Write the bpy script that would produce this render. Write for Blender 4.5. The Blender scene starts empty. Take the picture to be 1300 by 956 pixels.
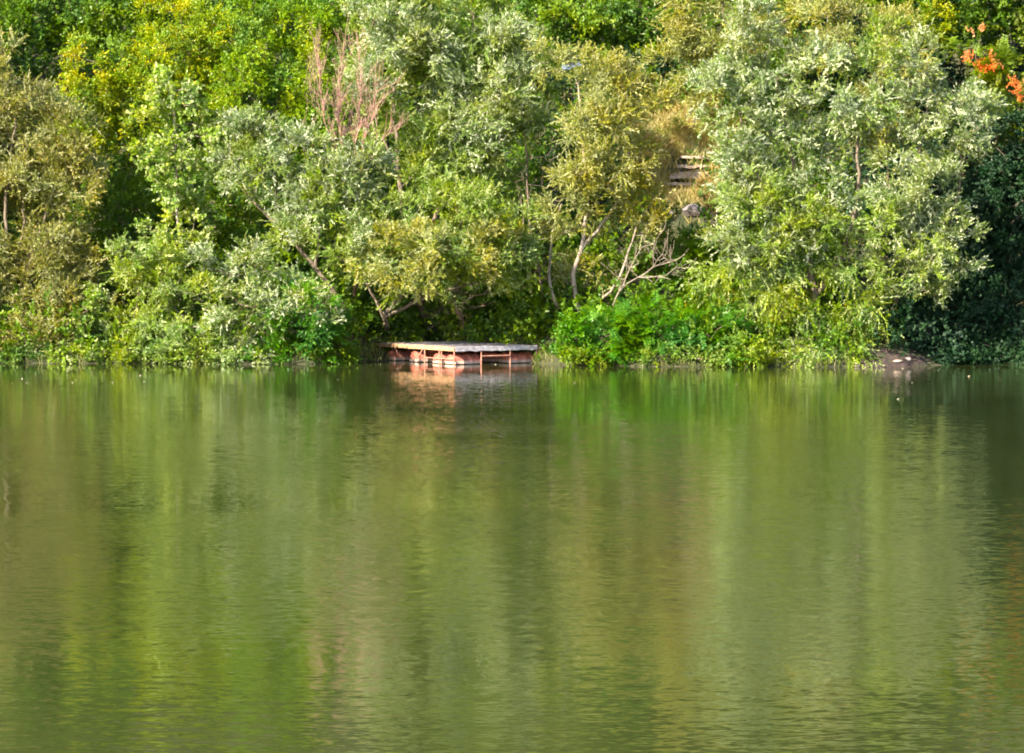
import bpy, math, random
import numpy as np

# ------------------------------------------------------------------ basics
sc = bpy.context.scene
C = sc.collection
K = 0.026 / 150.0                      # radians per photo pixel
H = 6.0                                # eye height over the water
PITCH = math.atan((478 - 234) * K)
CP, SP = math.cos(PITCH), math.sin(PITCH)
LEAF = 1.0                             # leaf density factor


def W(px, py, y):
    """point seen at photo pixel (px, py) at distance y"""
    a, b = (px - 650) * K, (478 - py) * K
    dx, dy, dz = a, CP + b * SP, -SP + b * CP
    t = y / dy
    return np.array([dx * t, y, H + dz * t])


def shore(x):
    s = 150.4 - 0.13 * x + 0.25 * np.sin(x * 0.9) + 0.15 * np.sin(x * 2.3 + 1)
    s = s + 6.6 * np.exp(-((x + 2.2) / 2.6) ** 2)
    return s + 3.2 * np.exp(-((x - 16.2) / 3.0) ** 2)


def ground(x, y):
    d = y - shore(x)
    z = np.where(d < 0, np.maximum(d * 0.35, -3.5), 0)
    z = z + np.clip(d, 0, 1.2) * 0.42
    z = z + np.clip(d - 1.2, 0, 3.0) * 0.45
    z = z + np.clip(d - 4.2, 0, 60.0) * 0.62
    z = z + np.clip(d - 64.2, 0, 200.0) * 0.12
    amp = np.clip(d / 8.0, 0, 1)
    z = z + amp * (0.25 * np.sin(x * 0.7 + y * 0.3) + 0.18 * np.sin(x * 1.9 - y * 1.1) + 0.1 * np.sin(x * 4.1 + y * 3.3))
    return z


def ground_at(px, py):
    """where the sight line through a photo pixel meets the slope"""
    for y in np.arange(146, 215, 0.05):
        p = W(px, py, y)
        if ground(p[0], y) >= p[2]:
            return p
    return p


def tag(o, label=None, cat=None, group=None, kind=None):
    if label: o['label'] = label
    if cat: o['category'] = cat
    if group: o['group'] = group
    if kind: o['kind'] = kind
    return o


def empty(name, loc, label=None, cat=None, group=None, rz=0.0):
    o = bpy.data.objects.new(name, None)
    C.objects.link(o)
    o.location = tuple(float(v) for v in loc)
    o.rotation_euler = (0, 0, rz)
    return tag(o, label, cat, group)


def mesh_obj(name, V, F, mat, parent=None, origin=None, smooth=False, attr=None):
    """V (n,3) array, F list of faces or (m,4) array"""
    V = np.asarray(V, dtype=np.float64)
    if origin is not None:
        V = V - np.asarray(origin)
    me = bpy.data.meshes.new(name)
    if isinstance(F, np.ndarray):
        m, k = F.shape
        me.vertices.add(len(V)); me.vertices.foreach_set('co', V.astype(np.float32).ravel())
        me.loops.add(m * k); me.loops.foreach_set('vertex_index', F.astype(np.int32).ravel())
        me.polygons.add(m)
        me.polygons.foreach_set('loop_start', np.arange(0, m * k, k, dtype=np.int32))
        me.polygons.foreach_set('loop_total', np.full(m, k, dtype=np.int32))
        me.update(calc_edges=True)
    else:
        me.from_pydata([tuple(v) for v in V], [], F)
        me.update()
    if smooth:
        me.polygons.foreach_set('use_smooth', np.ones(len(me.polygons), dtype=bool))
    if attr is not None:
        a = me.attributes.new('v', 'FLOAT', 'FACE')
        a.data.foreach_set('value', np.asarray(attr, dtype=np.float32))
    me.materials.append(mat)
    o = bpy.data.objects.new(name, me)
    C.objects.link(o)
    if parent is not None:
        o.parent = parent
    elif origin is not None:
        o.location = tuple(float(v) for v in origin)
    return o


# ------------------------------------------------------------------ materials
def new_mat(name):
    m = bpy.data.materials.new(name)
    m.use_nodes = True
    nt = m.node_tree
    for n in list(nt.nodes): nt.nodes.remove(n)
    out = nt.nodes.new('ShaderNodeOutputMaterial')
    return m, nt, out


def ramp(nt, cols, fac, pos=None):
    r = nt.nodes.new('ShaderNodeValToRGB')
    e = r.color_ramp.elements
    n = len(cols)
    pos = pos or [i / (n - 1) for i in range(n)]
    while len(e) < n: e.new(0.5)
    for i, (p, c) in enumerate(zip(pos, cols)):
        e[i].position = p; e[i].color = (*c, 1)
    nt.links.new(fac, r.inputs[0])
    return r.outputs[0]


def leaf_mat(name, cols, under=None, trans=0.3, rough=0.45, pos=None, hue=(.47, .518)):
    m, nt, out = new_mat(name)
    L = nt.links.new
    at = nt.nodes.new('ShaderNodeAttribute'); at.attribute_name = 'v'
    col = ramp(nt, cols, at.outputs['Fac'], pos)
    if under:
        g = nt.nodes.new('ShaderNodeNewGeometry')
        mx = nt.nodes.new('ShaderNodeMix'); mx.data_type = 'RGBA'
        L(g.outputs['Backfacing'], mx.inputs[0]); L(col, mx.inputs[6]); mx.inputs[7].default_value = (*under, 1)
        col = mx.outputs[2]
    gp = nt.nodes.new('ShaderNodeNewGeometry')
    nz = nt.nodes.new('ShaderNodeTexNoise'); nz.inputs['Scale'].default_value = .75; nz.inputs['Detail'].default_value = 3
    L(gp.outputs['Position'], nz.inputs['Vector'])
    vary = nt.nodes.new('ShaderNodeHueSaturation')
    for sock, lo, hi, src_ in (('Hue', hue[0], hue[1], 0), ('Saturation', 1.2, .85, 0), ('Value', .82, 1.2, 1)):
        mr = nt.nodes.new('ShaderNodeMapRange'); mr.inputs['From Min'].default_value = .3; mr.inputs['From Max'].default_value = .7
        mr.inputs['To Min'].default_value = lo; mr.inputs['To Max'].default_value = hi
        if src_:
            sp_ = nt.nodes.new('ShaderNodeSeparateColor'); L(nz.outputs['Color'], sp_.inputs[0]); L(sp_.outputs[1], mr.inputs['Value'])
        else:
            L(nz.outputs['Fac'], mr.inputs['Value'])
        L(mr.outputs[0], vary.inputs[sock])
    L(col, vary.inputs['Color']); col = vary.outputs[0]
    p = nt.nodes.new('ShaderNodeBsdfPrincipled')
    p.inputs['Roughness'].default_value = rough
    p.inputs['Specular IOR Level'].default_value = 0.35
    L(col, p.inputs['Base Color'])
    t = nt.nodes.new('ShaderNodeBsdfTranslucent')
    hs = nt.nodes.new('ShaderNodeHueSaturation'); hs.inputs['Saturation'].default_value = 1.25; hs.inputs['Value'].default_value = 1.15
    L(col, hs.inputs['Color']); L(hs.outputs[0], t.inputs[0])
    mix = nt.nodes.new('ShaderNodeMixShader'); mix.inputs[0].default_value = trans
    L(p.outputs[0], mix.inputs[1]); L(t.outputs[0], mix.inputs[2]); L(mix.outputs[0], out.inputs[0])
    return m


def noise_mat(name, cols, scale=5.0, rough=0.85, detail=6.0, bump=0.3, bscale=None, stretch=(1, 1, 1), pos=None, metallic=0):
    m, nt, out = new_mat(name)
    L = nt.links.new
    tc = nt.nodes.new('ShaderNodeTexCoord')
    mp = nt.nodes.new('ShaderNodeMapping'); mp.inputs['Scale'].default_value = stretch
    L(tc.outputs['Object'], mp.inputs[0])
    n = nt.nodes.new('ShaderNodeTexNoise'); n.inputs['Scale'].default_value = scale; n.inputs['Detail'].default_value = detail
    n.inputs['Roughness'].default_value = 0.65
    L(mp.outputs[0], n.inputs['Vector'])
    k = len(cols)
    col = ramp(nt, cols, n.outputs['Fac'], pos or [0.3 + 0.4 * i / (k - 1) for i in range(k)])
    p = nt.nodes.new('ShaderNodeBsdfPrincipled')
    p.inputs['Roughness'].default_value = rough; p.inputs['Metallic'].default_value = metallic
    L(col, p.inputs['Base Color'])
    if bump:
        n2 = nt.nodes.new('ShaderNodeTexNoise'); n2.inputs['Scale'].default_value = bscale or scale * 3; n2.inputs['Detail'].default_value = 4
        L(mp.outputs[0], n2.inputs['Vector'])
        b = nt.nodes.new('ShaderNodeBump'); b.inputs['Strength'].default_value = bump; b.inputs['Distance'].default_value = 0.05
        L(n2.outputs['Fac'], b.inputs['Height']); L(b.outputs[0], p.inputs['Normal'])
    L(p.outputs[0], out.inputs[0])
    return m


M = {}
# willow kinds: (upper side colours), pale underside
M['silver'] = leaf_mat('silver_willow_leaf', [(.08, .15, .027), (.16, .22, .05), (.255, .30, .09), (.32, .28, .07)], (.48, .52, .34), .27, pos=[0, .45, .9, 1], hue=(.48, .524))
M['willow'] = leaf_mat('willow_leaf', [(.08, .165, .010), (.165, .26, .018), (.26, .33, .045), (.36, .30, .03)], (.36, .43, .17), .35, pos=[0, .45, .9, 1])
M['olive'] = leaf_mat('olive_willow_leaf', [(.13, .17, .018), (.24, .26, .036), (.33, .325, .07), (.40, .30, .05)], (.40, .41, .18), .35, pos=[0, .45, .9, 1])
M['khaki'] = leaf_mat('khaki_leaf', [(.11, .15, .02), (.19, .21, .036), (.28, .27, .065), (.42, .26, .06)], (.34, .34, .16), .3, pos=[0, .5, .93, 1])
M['golden'] = leaf_mat('golden_green_leaf', [(.09, .19, .004), (.21, .31, .006), (.42, .42, .01), (.75, .5, .01)], None, .42, pos=[0, .5, .85, 1])
M['bright'] = leaf_mat('bright_green_leaf', [(.07, .19, .004), (.17, .29, .006), (.32, .39, .01)], None, .42)
M['green'] = leaf_mat('mid_green_leaf', [(.04, .105, .006), (.08, .17, .01), (.17, .25, .015)], None, .38)
M['dark'] = leaf_mat('shade_darkened_leaf', [(.007, .030, .012), (.014, .046, .016), (.03, .075, .02)], None, .25, rough=.65, hue=(.49, .51))  # green darkened and blued so the colour itself carries the shade
M['fresh'] = leaf_mat('fresh_shrub_leaf', [(.03, .14, .01), (.07, .22, .014), (.17, .33, .02)], None, .4)
M['lime'] = leaf_mat('lime_leaf', [(.08, .18, .01), (.17, .27, .015), (.27, .31, .03)], None, .4)
M['aspen'] = leaf_mat('poplar_leaf', [(.11, .22, .02), (.21, .33, .04), (.36, .44, .09), (.55, .46, .05)], (.40, .46, .2), .4, pos=[0, .5, .92, 1], rough=.35)
M['sumac'] = leaf_mat('sumac_leaf', [(.08, .17, .01), (.2, .25, .015), (.33, .26, .02), (.6, .17, .03)], None, .4, pos=[0, .5, .72, .8])
M['orange'] = leaf_mat('orange_leaf', [(.55, .24, .06), (.8, .36, .14)], None, .3)
M['yellow'] = leaf_mat('yellow_leaf', [(.5, .33, .01), (.7, .5, .03)], None, .4)
M['straw'] = leaf_mat('straw_grass', [(.24, .24, .05), (.40, .33, .11), (.55, .43, .2)], None, .3)
M['reed'] = leaf_mat('bank_weed', [(.06, .13, .015), (.14, .18, .03), (.26, .22, .08)], None, .3)
M['bark'] = noise_mat('grey_brown_bark', [(.07, .05, .035), (.16, .12, .085), (.25, .2, .15)], 6, stretch=(1, 1, .25), bump=.6)
M['palebark'] = noise_mat('pale_bark', [(.17, .13, .10), (.30, .235, .185), (.4, .33, .27)], 6, stretch=(1, 1, .25), bump=.4)
M['deadwood'] = noise_mat('dead_wood', [(.20, .10, .08), (.36, .20, .15), (.46, .33, .27)], 5, bump=.3)
M['stone'] = noise_mat('step_stone', [(.26, .19, .14), (.44, .34, .26), (.58, .46, .37)], 4, bump=.6)
M['rock'] = noise_mat('violet_grey_rock', [(.09, .075, .08), (.2, .16, .16), (.33, .27, .25)], 3, bump=.8)


# ------------------------------------------------------------------ tubes
def tubes(pos, par, rad, sides_thick=8):
    """one mesh from a branching skeleton; a side branch starts its own ring"""
    n = len(pos)
    V, F = [], []
    ring_of = {}
    kids = {}
    for i in range(n):
        if par[i] >= 0: kids.setdefault(par[i], []).append(i)
    cnt = 0

    def ring(p, d, r, s):
        nonlocal cnt
        d = d / (np.linalg.norm(d) + 1e-9)
        a = np.cross(d, (0.31, 0.95, 0.07) if abs(d[1]) < .9 else (1, 0, 0)); a /= np.linalg.norm(a)
        b = np.cross(d, a)
        ang = np.arange(s) * (2 * math.pi / s)
        V.append(p + r * (np.cos(ang)[:, None] * a + np.sin(ang)[:, None] * b))
        st = cnt; cnt += s
        return st

    for i in range(n):                 # parents always come before children
        if par[i] < 0:
            k = kids.get(i, [])
            d = (pos[k[0]] - pos[i]) if k else np.array([0, 0, 1.])
            s = sides_thick if rad[i] > .035 else 5
            ring_of[i] = (ring(pos[i], d, rad[i], s), s)
            continue
        p = par[i]
        d = pos[i] - pos[p]
        main = max(kids[p], key=lambda q: rad[q]) == i
        st, s = ring_of[p]
        want = sides_thick if rad[i] > .035 else (5 if rad[i] > .014 else 3)
        if not main or s != want:
            s = want
            st = ring(pos[p], d, min(rad[p], rad[i] * 1.15), s)
        kk = kids.get(i)
        d2 = d if not kk else d / np.linalg.norm(d) + (pos[max(kk, key=lambda q: rad[q])] - pos[i]) / (np.linalg.norm(pos[kk[0]] - pos[i]) + 1e-6)
        e = ring(pos[i], d2, rad[i], s)
        ring_of[i] = (e, s)
        for j in range(s):
            F.append((st + j, st + (j + 1) % s, e + (j + 1) % s, e + j))
    return np.concatenate(V), np.array(F)


def stems(name, pos, par, rad, mat, root, foot):
    """each stem that leaves the ground at the foot becomes a part of its own"""
    n = len(pos)
    stem = np.zeros(n, int)
    for i in range(1, n):
        stem[i] = i if par[i] == 0 else stem[par[i]]
    groups = [g for g in np.unique(stem[1:]) if (stem == g).sum() > 6]
    small = [i for i in range(1, n) if stem[i] not in groups]
    for gi, g in enumerate(groups):
        ids = [0] + [i for i in range(1, n) if stem[i] == g or (gi == 0 and i in small)]
        new = {o_: k for k, o_ in enumerate(ids)}
        V, F = tubes(np.array([pos[i] for i in ids]), [-1] + [new[par[i]] for i in ids[1:]], np.array([rad[i] for i in ids]))
        mesh_obj(name, V, F, mat, root, foot, smooth=True)


def catmull(pts, step):
    pts = [np.array(p, float) for p in pts]
    P = [2 * pts[0] - pts[1]] + pts + [2 * pts[-1] - pts[-2]]
    out = [pts[0]]
    for i in range(1, len(P) - 2):
        n = max(1, int(np.linalg.norm(P[i + 1] - P[i]) / step))
        for k in range(1, n + 1):
            t = k / n
            out.append(.5 * (2 * P[i] + (P[i + 1] - P[i - 1]) * t + (2 * P[i - 1] - 5 * P[i] + 4 * P[i + 1] - P[i + 2]) * t * t + (3 * P[i] - P[i - 1] - 3 * P[i + 1] + P[i + 2]) * t ** 3))
    return out


# ------------------------------------------------------------------ foliage
# n shoots per clump, shoot length, leaves per shoot, leaf length, leaf width, angle spread, up bias, out bias, clump radius
SPEC = {
    'willow':  dict(ns=14, sl=(.22, .55), nl=16, L=.125, Wd=.036, spread=.55, up=.5, out=.9, cr=.10),
    'droop':   dict(ns=13, sl=(.45, .9), nl=18, L=.13, Wd=.036, spread=.5, up=-.5, out=.8, cr=.12),
    'feather': dict(ns=16, sl=(.28, .6), nl=15, L=.10, Wd=.036, spread=.5, up=.6, out=.8, cr=.10),
    'broad':   dict(ns=10, sl=(.2, .42), nl=11, L=.11, Wd=.09, spread=1.1, up=.2, out=.8, cr=.10),
    'small':   dict(ns=14, sl=(.2, .45), nl=12, L=.08, Wd=.062, spread=1.0, up=.25, out=.8, cr=.10),
    'pinnate': dict(ns=9, sl=(.4, .65), nl=26, L=.13, Wd=.045, spread=1.15, up=.15, out=1.1, cr=.12),
    'tips':    dict(ns=4, sl=(.12, .28), nl=14, L=.085, Wd=.035, spread=1.0, up=.1, out=1.0, cr=.06),
    'coarse':  dict(ns=14, sl=(.4, .8), nl=12, L=.15, Wd=.10, spread=1.2, up=.3, out=.8, cr=.45),
}


def foliage(centres, outs, spec, rng, shade=None):
    s = SPEC[spec]
    nC = len(centres)
    ns = max(3, int(s['ns'] * LEAF)); nl = s['nl']
    c = np.repeat(centres, ns, 0); o = np.repeat(outs, ns, 0)
    n = nC * ns
    d = o * s['out'] + np.array([0, 0, s['up']]) + rng.normal(0, .62, (n, 3))
    d /= np.linalg.norm(d, axis=1)[:, None]
    base = c + rng.normal(0, 1, (n, 3)) * s['cr']
    ln = rng.uniform(*s['sl'], n)
    bend = rng.normal(0, .25, (n, 3)) + np.array([0, 0, -.28 if s['up'] > 0 else -.5])
    t = (np.arange(nl) + .6) / nl
    t = np.clip(t[None, :] + rng.uniform(-.04, .04, (n, nl)), 0.02, 1)
    P = base[:, None] + d[:, None] * (ln[:, None] * t)[..., None] + bend[:, None] * (ln[:, None] * t ** 2 * .5)[..., None]
    P = P.reshape(-1, 3)
    T = (d[:, None] + bend[:, None] * t[..., None]).reshape(-1, 3)
    T /= np.linalg.norm(T, axis=1)[:, None]
    m = len(P)
    if spec == 'pinnate':
        side = np.cross(d, np.array([0, 0, 1.]) + rng.normal(0, .15, (n, 3))); side /= np.linalg.norm(side, axis=1)[:, None]
        side = np.repeat(side, nl, 0) * np.tile(np.where(np.arange(nl) % 2, 1., -1.), n)[:, None]
        D = T * .45 + side + np.array([0, 0, -.15]) + rng.normal(0, .12, (m, 3))
    else:
        D = T + rng.normal(0, s['spread'], (m, 3)) * .8
    D /= np.linalg.norm(D, axis=1)[:, None]
    R = np.repeat(rng.normal(0, 1, (n, 3)) + np.array([.3, -.5, .4]), nl, 0) + rng.normal(0, .45, (m, 3))
    if spec == 'pinnate': R = T + rng.normal(0, .2, (m, 3))
    S = np.cross(D, R); S /= (np.linalg.norm(S, axis=1)[:, None] + 1e-9)
    if spec == 'pinnate': S = T
    L = s['L'] * rng.uniform(.65, 1.25, m)[:, None]; Wd = s['Wd'] * .5 * rng.uniform(.75, 1.25, m)[:, None]
    V = np.stack([P, P + D * L * .45 + S * Wd, P + D * L, P + D * L * .45 - S * Wd], 1).reshape(-1, 3)
    F = np.arange(m * 4).reshape(m, 4)
    cv = rng.uniform(0, 1, nC) if shade is None else shade
    a = np.clip(.5 * np.repeat(cv, ns * nl) + .25 * np.repeat(rng.uniform(0, 1, n), nl) + .25 * rng.uniform(0, 1, m), 0, 1)
    a = np.where(rng.uniform(0, 1, m) < .012, 1.0, a * .97)
    return V, F, a


def lobe_clumps(lobes, y0, rng, dens=1.0, back=.35):
    """lobes in photo pixels at distance y0 -> clump centres and outward directions"""
    Cc, Oo = [], []
    for lb in lobes:
        px, py, rx, rz = lb[:4]
        dy = lb[4] if len(lb) > 4 else 0
        dn = lb[5] if len(lb) > 5 else 1
        y = y0 + dy
        c = W(px, py, y)
        s = K * y
        y += rng.uniform(-.7, .7) * min(1, (rx + rz) / 80)
        c = W(px, py, y)
        rx, rz = rx * s * .92, rz * s * .9
        ry = .5 * (rx + rz) * .9
        R3 = np.array([rx, ry, rz])
        area = 4 * math.pi * ((rx * rz) ** 1.6 / 3 + (rx * ry) ** 1.6 / 3 + (ry * rz) ** 1.6 / 3) ** (1 / 1.6)
        sr = .30 + .13 * min(rx, rz)                       # size of the foliage masses on this limb
        sr = min(sr, .55 * max(rx, rz))
        nb = max(3, int(area * .62 / (sr * sr * math.pi) * dn ** .5))
        u = rng.normal(0, 1, (nb, 3)); u /= np.linalg.norm(u, axis=1)[:, None]
        keep = (u[:, 1] < .3) | (rng.uniform(0, 1, nb) < back)
        u = u[keep]
        cen = c + u * R3 * rng.uniform(.45, .95, len(u))[:, None] ** .6
        for cc, uu in zip(cen, u):
            q = sr * rng.uniform(.6, 1.3)
            n = max(3, int(q * q * 4 * math.pi * 2.6 * dens * dn))
            v = rng.normal(0, 1, (n, 3)); v /= np.linalg.norm(v, axis=1)[:, None]
            v = v[(v @ (uu * .7 + np.array([0, -.2, .75]))) > -.25]
            p = cc + v * q * np.array([1.15, 1.15, .8]) * rng.uniform(.7, 1.05, len(v))[:, None]
            Cc.append(p); Oo.append(v * .75 + uu * .35)
    Cc, Oo = np.concatenate(Cc), np.concatenate(Oo)
    Cc[:, 2] = np.where((Cc[:, 2] < .16) & (Cc[:, 2] > -.5), rng.uniform(.13, .35, len(Cc)), Cc[:, 2])
    for _ in range(12):                # a clump inside the slope slides out towards the river
        low = Cc[:, 2] <= np.maximum(ground(Cc[:, 0], Cc[:, 1]), 0) + .12
        Cc[low, 1] -= .25
    ok = Cc[:, 2] > np.maximum(ground(Cc[:, 0], Cc[:, 1]), 0) + .12
    return Cc[ok], Oo[ok]


def skeleton(trunks, tips, rng, tip_r=.010, r_exp=.42, rmax=None):
    """trunks: list of (points, start radius, end radius); tips joined greedily"""
    pos, par, rad0 = [], [], []
    for pts, ra, rb in trunks:
        q = catmull(pts, .28)
        st = len(pos)
        att = -1
        if st:                         # a later trunk grows from the nearest earlier node if it starts there
            dd = np.linalg.norm(np.array(pos) - q[0], axis=1)
            att = int(dd.argmin())
        for i, p in enumerate(q):
            jit = rng.normal(0, .02, 3) if 0 < i else 0
            pos.append(p + jit); par.append(att if i == 0 else len(pos) - 2)
            rad0.append(ra + (rb - ra) * i / max(1, len(q) - 1))
    ntr = len(pos)
    if len(tips):
        A = np.array(pos)
        dist = np.min(np.linalg.norm(tips[:, None] - A[None], axis=2), axis=1)
        for ti in np.argsort(dist):
            t = tips[ti]
            A = np.array(pos)
            dv = t - A
            dl = np.linalg.norm(dv, axis=1)
            cost = dl * (1 + .5 * np.clip(-dv[:, 2] / (dl + 1e-6), 0, 1))
            j = int(cost.argmin())
            b = A[j]; D = dl[j]
            if D < .15: continue
            k = max(1, int(D / .55))
            side = rng.normal(0, .10 * D, 3) + np.array([0, 0, -.08 * D])
            last = j
            for q in range(1, k + 1):
                u = q / k
                pos.append(b + (t - b) * u + side * math.sin(math.pi * u)); par.append(last); rad0.append(0)
                last = len(pos) - 1
    n = len(pos)
    cnt = np.zeros(n)
    haskid = np.zeros(n, bool)
    for i in range(n - 1, -1, -1):
        if not haskid[i]: cnt[i] += 1
        if par[i] >= 0:
            cnt[par[i]] += cnt[i]; haskid[par[i]] = True
    rad = tip_r * cnt ** r_exp
    if rmax: rad = np.minimum(rad, rmax)
    rad = np.maximum(rad, np.array(rad0))
    return np.array(pos), par, rad


def plant(name, label, cat, base, trunks, lobes, y0, spec, mat, seed, group=None, bark='bark', dens=1.0, extra=None, tip_r=.010, limb='trunk', rmax=.16, maxtips=260):
    """one tree or shrub: Empty at its foot > trunk (with its limbs), crown"""
    rng = np.random.default_rng(seed)
    bx, by = base
    x = (bx - 650) * K * by
    foot = np.array([x, by, max(float(ground(x, by)), -.05) - .08])
    root = empty(name, foot, label, cat, group)
    Cc, Oo = lobe_clumps(lobes, y0, rng, dens)
    if trunks is None:
        top = Cc.mean(0)
        mid = foot * .5 + top * .5 + np.array([rng.normal(0, .15), 0, 0])
        trunks = [([foot, mid, top], .07, .03)]
    else:
        tt = []
        for pts, ra, rb in trunks:
            q = [foot if p is None else W(p[0], p[1], y0 + (p[2] if len(p) > 2 else 0)) for p in pts]
            tt.append((q, ra, rb))
        trunks = tt
    tips = Cc if len(Cc) < maxtips else Cc[rng.choice(len(Cc), maxtips, replace=False)]
    pos, par, rad = skeleton(trunks, tips, rng, tip_r, rmax=rmax)
    stems(limb, pos, par, rad, M[bark], root, foot)
    V, F, a = foliage(Cc, Oo, spec, rng)
    mesh_obj('crown', V, F, M[mat], root, foot, attr=a)
    if extra:
        for (pname, lobes2, mat2, spec2, dn2) in extra:
            C2, O2 = lobe_clumps(lobes2, y0, rng, dn2)
            V, F, a = foliage(C2, O2, spec2, rng)
            mesh_obj(pname, V, F, M[mat2], root, foot, attr=a)
    return root


# ------------------------------------------------------------------ setting
def grid(xs, ys, zf):
    X, Y = np.meshgrid(xs, ys)
    Z = zf(X, Y)
    V = np.stack([X, Y, Z], -1).reshape(-1, 3)
    nx, ny = len(xs), len(ys)
    i = np.arange((nx - 1) * (ny - 1)); r, c = i // (nx - 1), i % (nx - 1)
    a = r * nx + c
    return V, np.stack([a, a + 1, a + nx + 1, a + nx], 1)


soil = noise_mat('slope_soil', [(.012, .014, .006), (.04, .045, .015), (.09, .07, .04)], .9, rough=1, bump=1, bscale=6)
xs = np.concatenate([np.linspace(-400, -32, 24), np.arange(-30, 30.1, .3), np.linspace(32, 400, 24)])
ys = np.concatenate([np.linspace(120, 140, 6), np.arange(142, 185, .3), np.linspace(186, 420, 60)])
V, F = grid(xs, ys, ground)
tag(mesh_obj('hillside', V, F, soil, smooth=True), kind='structure')

# water: olive, slightly turbid, wind-rippled
m, nt, out = new_mat('river_water')
L = nt.links.new
geo = nt.nodes.new('ShaderNodeNewGeometry')


def wnoise(scale, sx, sy, detail=2.0, off=0.0):
    mp = nt.nodes.new('ShaderNodeMapping'); mp.inputs['Scale'].default_value = (sx, sy, 1); mp.inputs['Location'].default_value = (off, off * .7, off * .3)
    L(geo.outputs['Position'], mp.inputs[0])
    n = nt.nodes.new('ShaderNodeTexNoise'); n.inputs['Scale'].default_value = scale; n.inputs['Detail'].default_value = detail
    L(mp.outputs[0], n.inputs['Vector'])
    return n


def math_(op, a, b):
    q = nt.nodes.new('ShaderNodeMath'); q.operation = op
    for i, v in enumerate((a, b)):
        if isinstance(v, (int, float)): q.inputs[i].default_value = v
        else: L(v, q.inputs[i])
    return q.outputs[0]


calm = wnoise(.06, .35, 1.6, 3, 3)                       # calm and ruffled streaks lying across the river
cr = nt.nodes.new('ShaderNodeMapRange'); cr.inputs['From Min'].default_value = .38; cr.inputs['From Max'].default_value = .62
cr.inputs['To Min'].default_value = .6; cr.inputs['To Max'].default_value = 1.45
L(calm.outputs['Fac'], cr.inputs['Value'])
# ripples grow away from the sheltered bank
sep = nt.nodes.new('ShaderNodeSeparateXYZ'); L(geo.outputs['Position'], sep.inputs[0])
sh = nt.nodes.new('ShaderNodeMapRange'); sh.inputs['From Min'].default_value = 152; sh.inputs['From Max'].default_value = 112
sh.inputs['To Min'].default_value = .30; sh.inputs['To Max'].default_value = 1.0
L(sep.outputs[1], sh.inputs['Value'])
nr = nt.nodes.new('ShaderNodeMapRange'); nr.inputs['From Min'].default_value = 45; nr.inputs['From Max'].default_value = 95
nr.inputs['To Min'].default_value = .62; nr.inputs['To Max'].default_value = 1.0
L(sep.outputs[1], nr.inputs['Value'])
amp = math_('MULTIPLY', math_('MULTIPLY', cr.outputs[0], sh.outputs[0]), nr.outputs[0])
n1 = wnoise(3.2, .5, 1.0, 3, 0)
n2 = wnoise(.35, .4, 1.0, 2, 9)
n4 = wnoise(13.0, .5, 1.0, 2, 33)
n3 = wnoise(2.2, .6, 1.0, 2, 21)
sy = math_('ADD', math_('MULTIPLY', math_('SUBTRACT', n1.outputs['Fac'], .5), .075), math_('MULTIPLY', math_('SUBTRACT', n2.outputs['Fac'], .5), .010))
sy = math_('ADD', sy, math_('MULTIPLY', math_('SUBTRACT', n4.outputs['Fac'], .5), .115))
sy = math_('MULTIPLY', sy, amp)
sx = math_('MULTIPLY', math_('MULTIPLY', math_('SUBTRACT', n3.outputs['Fac'], .5), .10), amp)
cmb = nt.nodes.new('ShaderNodeCombineXYZ'); L(sx, cmb.inputs[0]); L(sy, cmb.inputs[1]); cmb.inputs[2].default_value = 1
nrm = nt.nodes.new('ShaderNodeVectorMath'); nrm.operation = 'NORMALIZE'; L(cmb.outputs[0], nrm.inputs[0])
p = nt.nodes.new('ShaderNodeBsdfPrincipled')
p.inputs['Base Color'].default_value = (.025, .033, .009, 1)
p.inputs['IOR'].default_value = 1.333
L(math_('MULTIPLY', amp, .045), p.inputs['Roughness'])
L(nrm.outputs[0], p.inputs['Normal'])
L(p.outputs[0], out.inputs[0])
water_mat = m
V, F = grid(np.linspace(-400, 400, 41), np.linspace(-60, 190, 26), lambda X, Y: X * 0)
tag(mesh_obj('water', V, F, water_mat), kind='structure')

# ------------------------------------------------------------------ trees
N = 0
def T(*a, **k):
    global N
    N += 1
    return plant(*a, seed=100 + N, **k)

exec_order = []
# --- left khaki tree
T('tree', 'feathery khaki brown tree at the left edge reaching down to the water', 'tree', (22, 156.5),
  [([None, (18, 400), (10, 330), (8, 250), (20, 150)], .10, .03), ([(14, 370), (40, 320), (62, 262), (75, 200)], .06, .03), ([(12, 340), (28, 300), (30, 255)], .05, .02), ([(20, 390), (-30, 350), (-60, 280)], .06, .03)],
  [(20, 105, 72, 50), (75, 180, 60, 55), (20, 200, 70, 60), (100, 255, 34, 50), (30, 290, 50, 40, 1.2), (100, 320, 38, 40), (50, 365, 70, 38), (20, 415, 60, 34), (95, 385, 40, 34), (60, 230, 50, 40), (60, 320, 50, 36, -.5), (20, 370, 44, 36, -.6), (60, 425, 44, 24, -.8), (-50, 180, 70, 90), (-60, 320, 60, 80)],
  154.6, 'feather', 'khaki', bark='bark', dens=1.15, extra=[('yellow_leaves', [(90, 305, 16, 10), (10, 350, 8, 8), (85, 335, 10, 8)], 'golden', 'broad', .8)])
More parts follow.
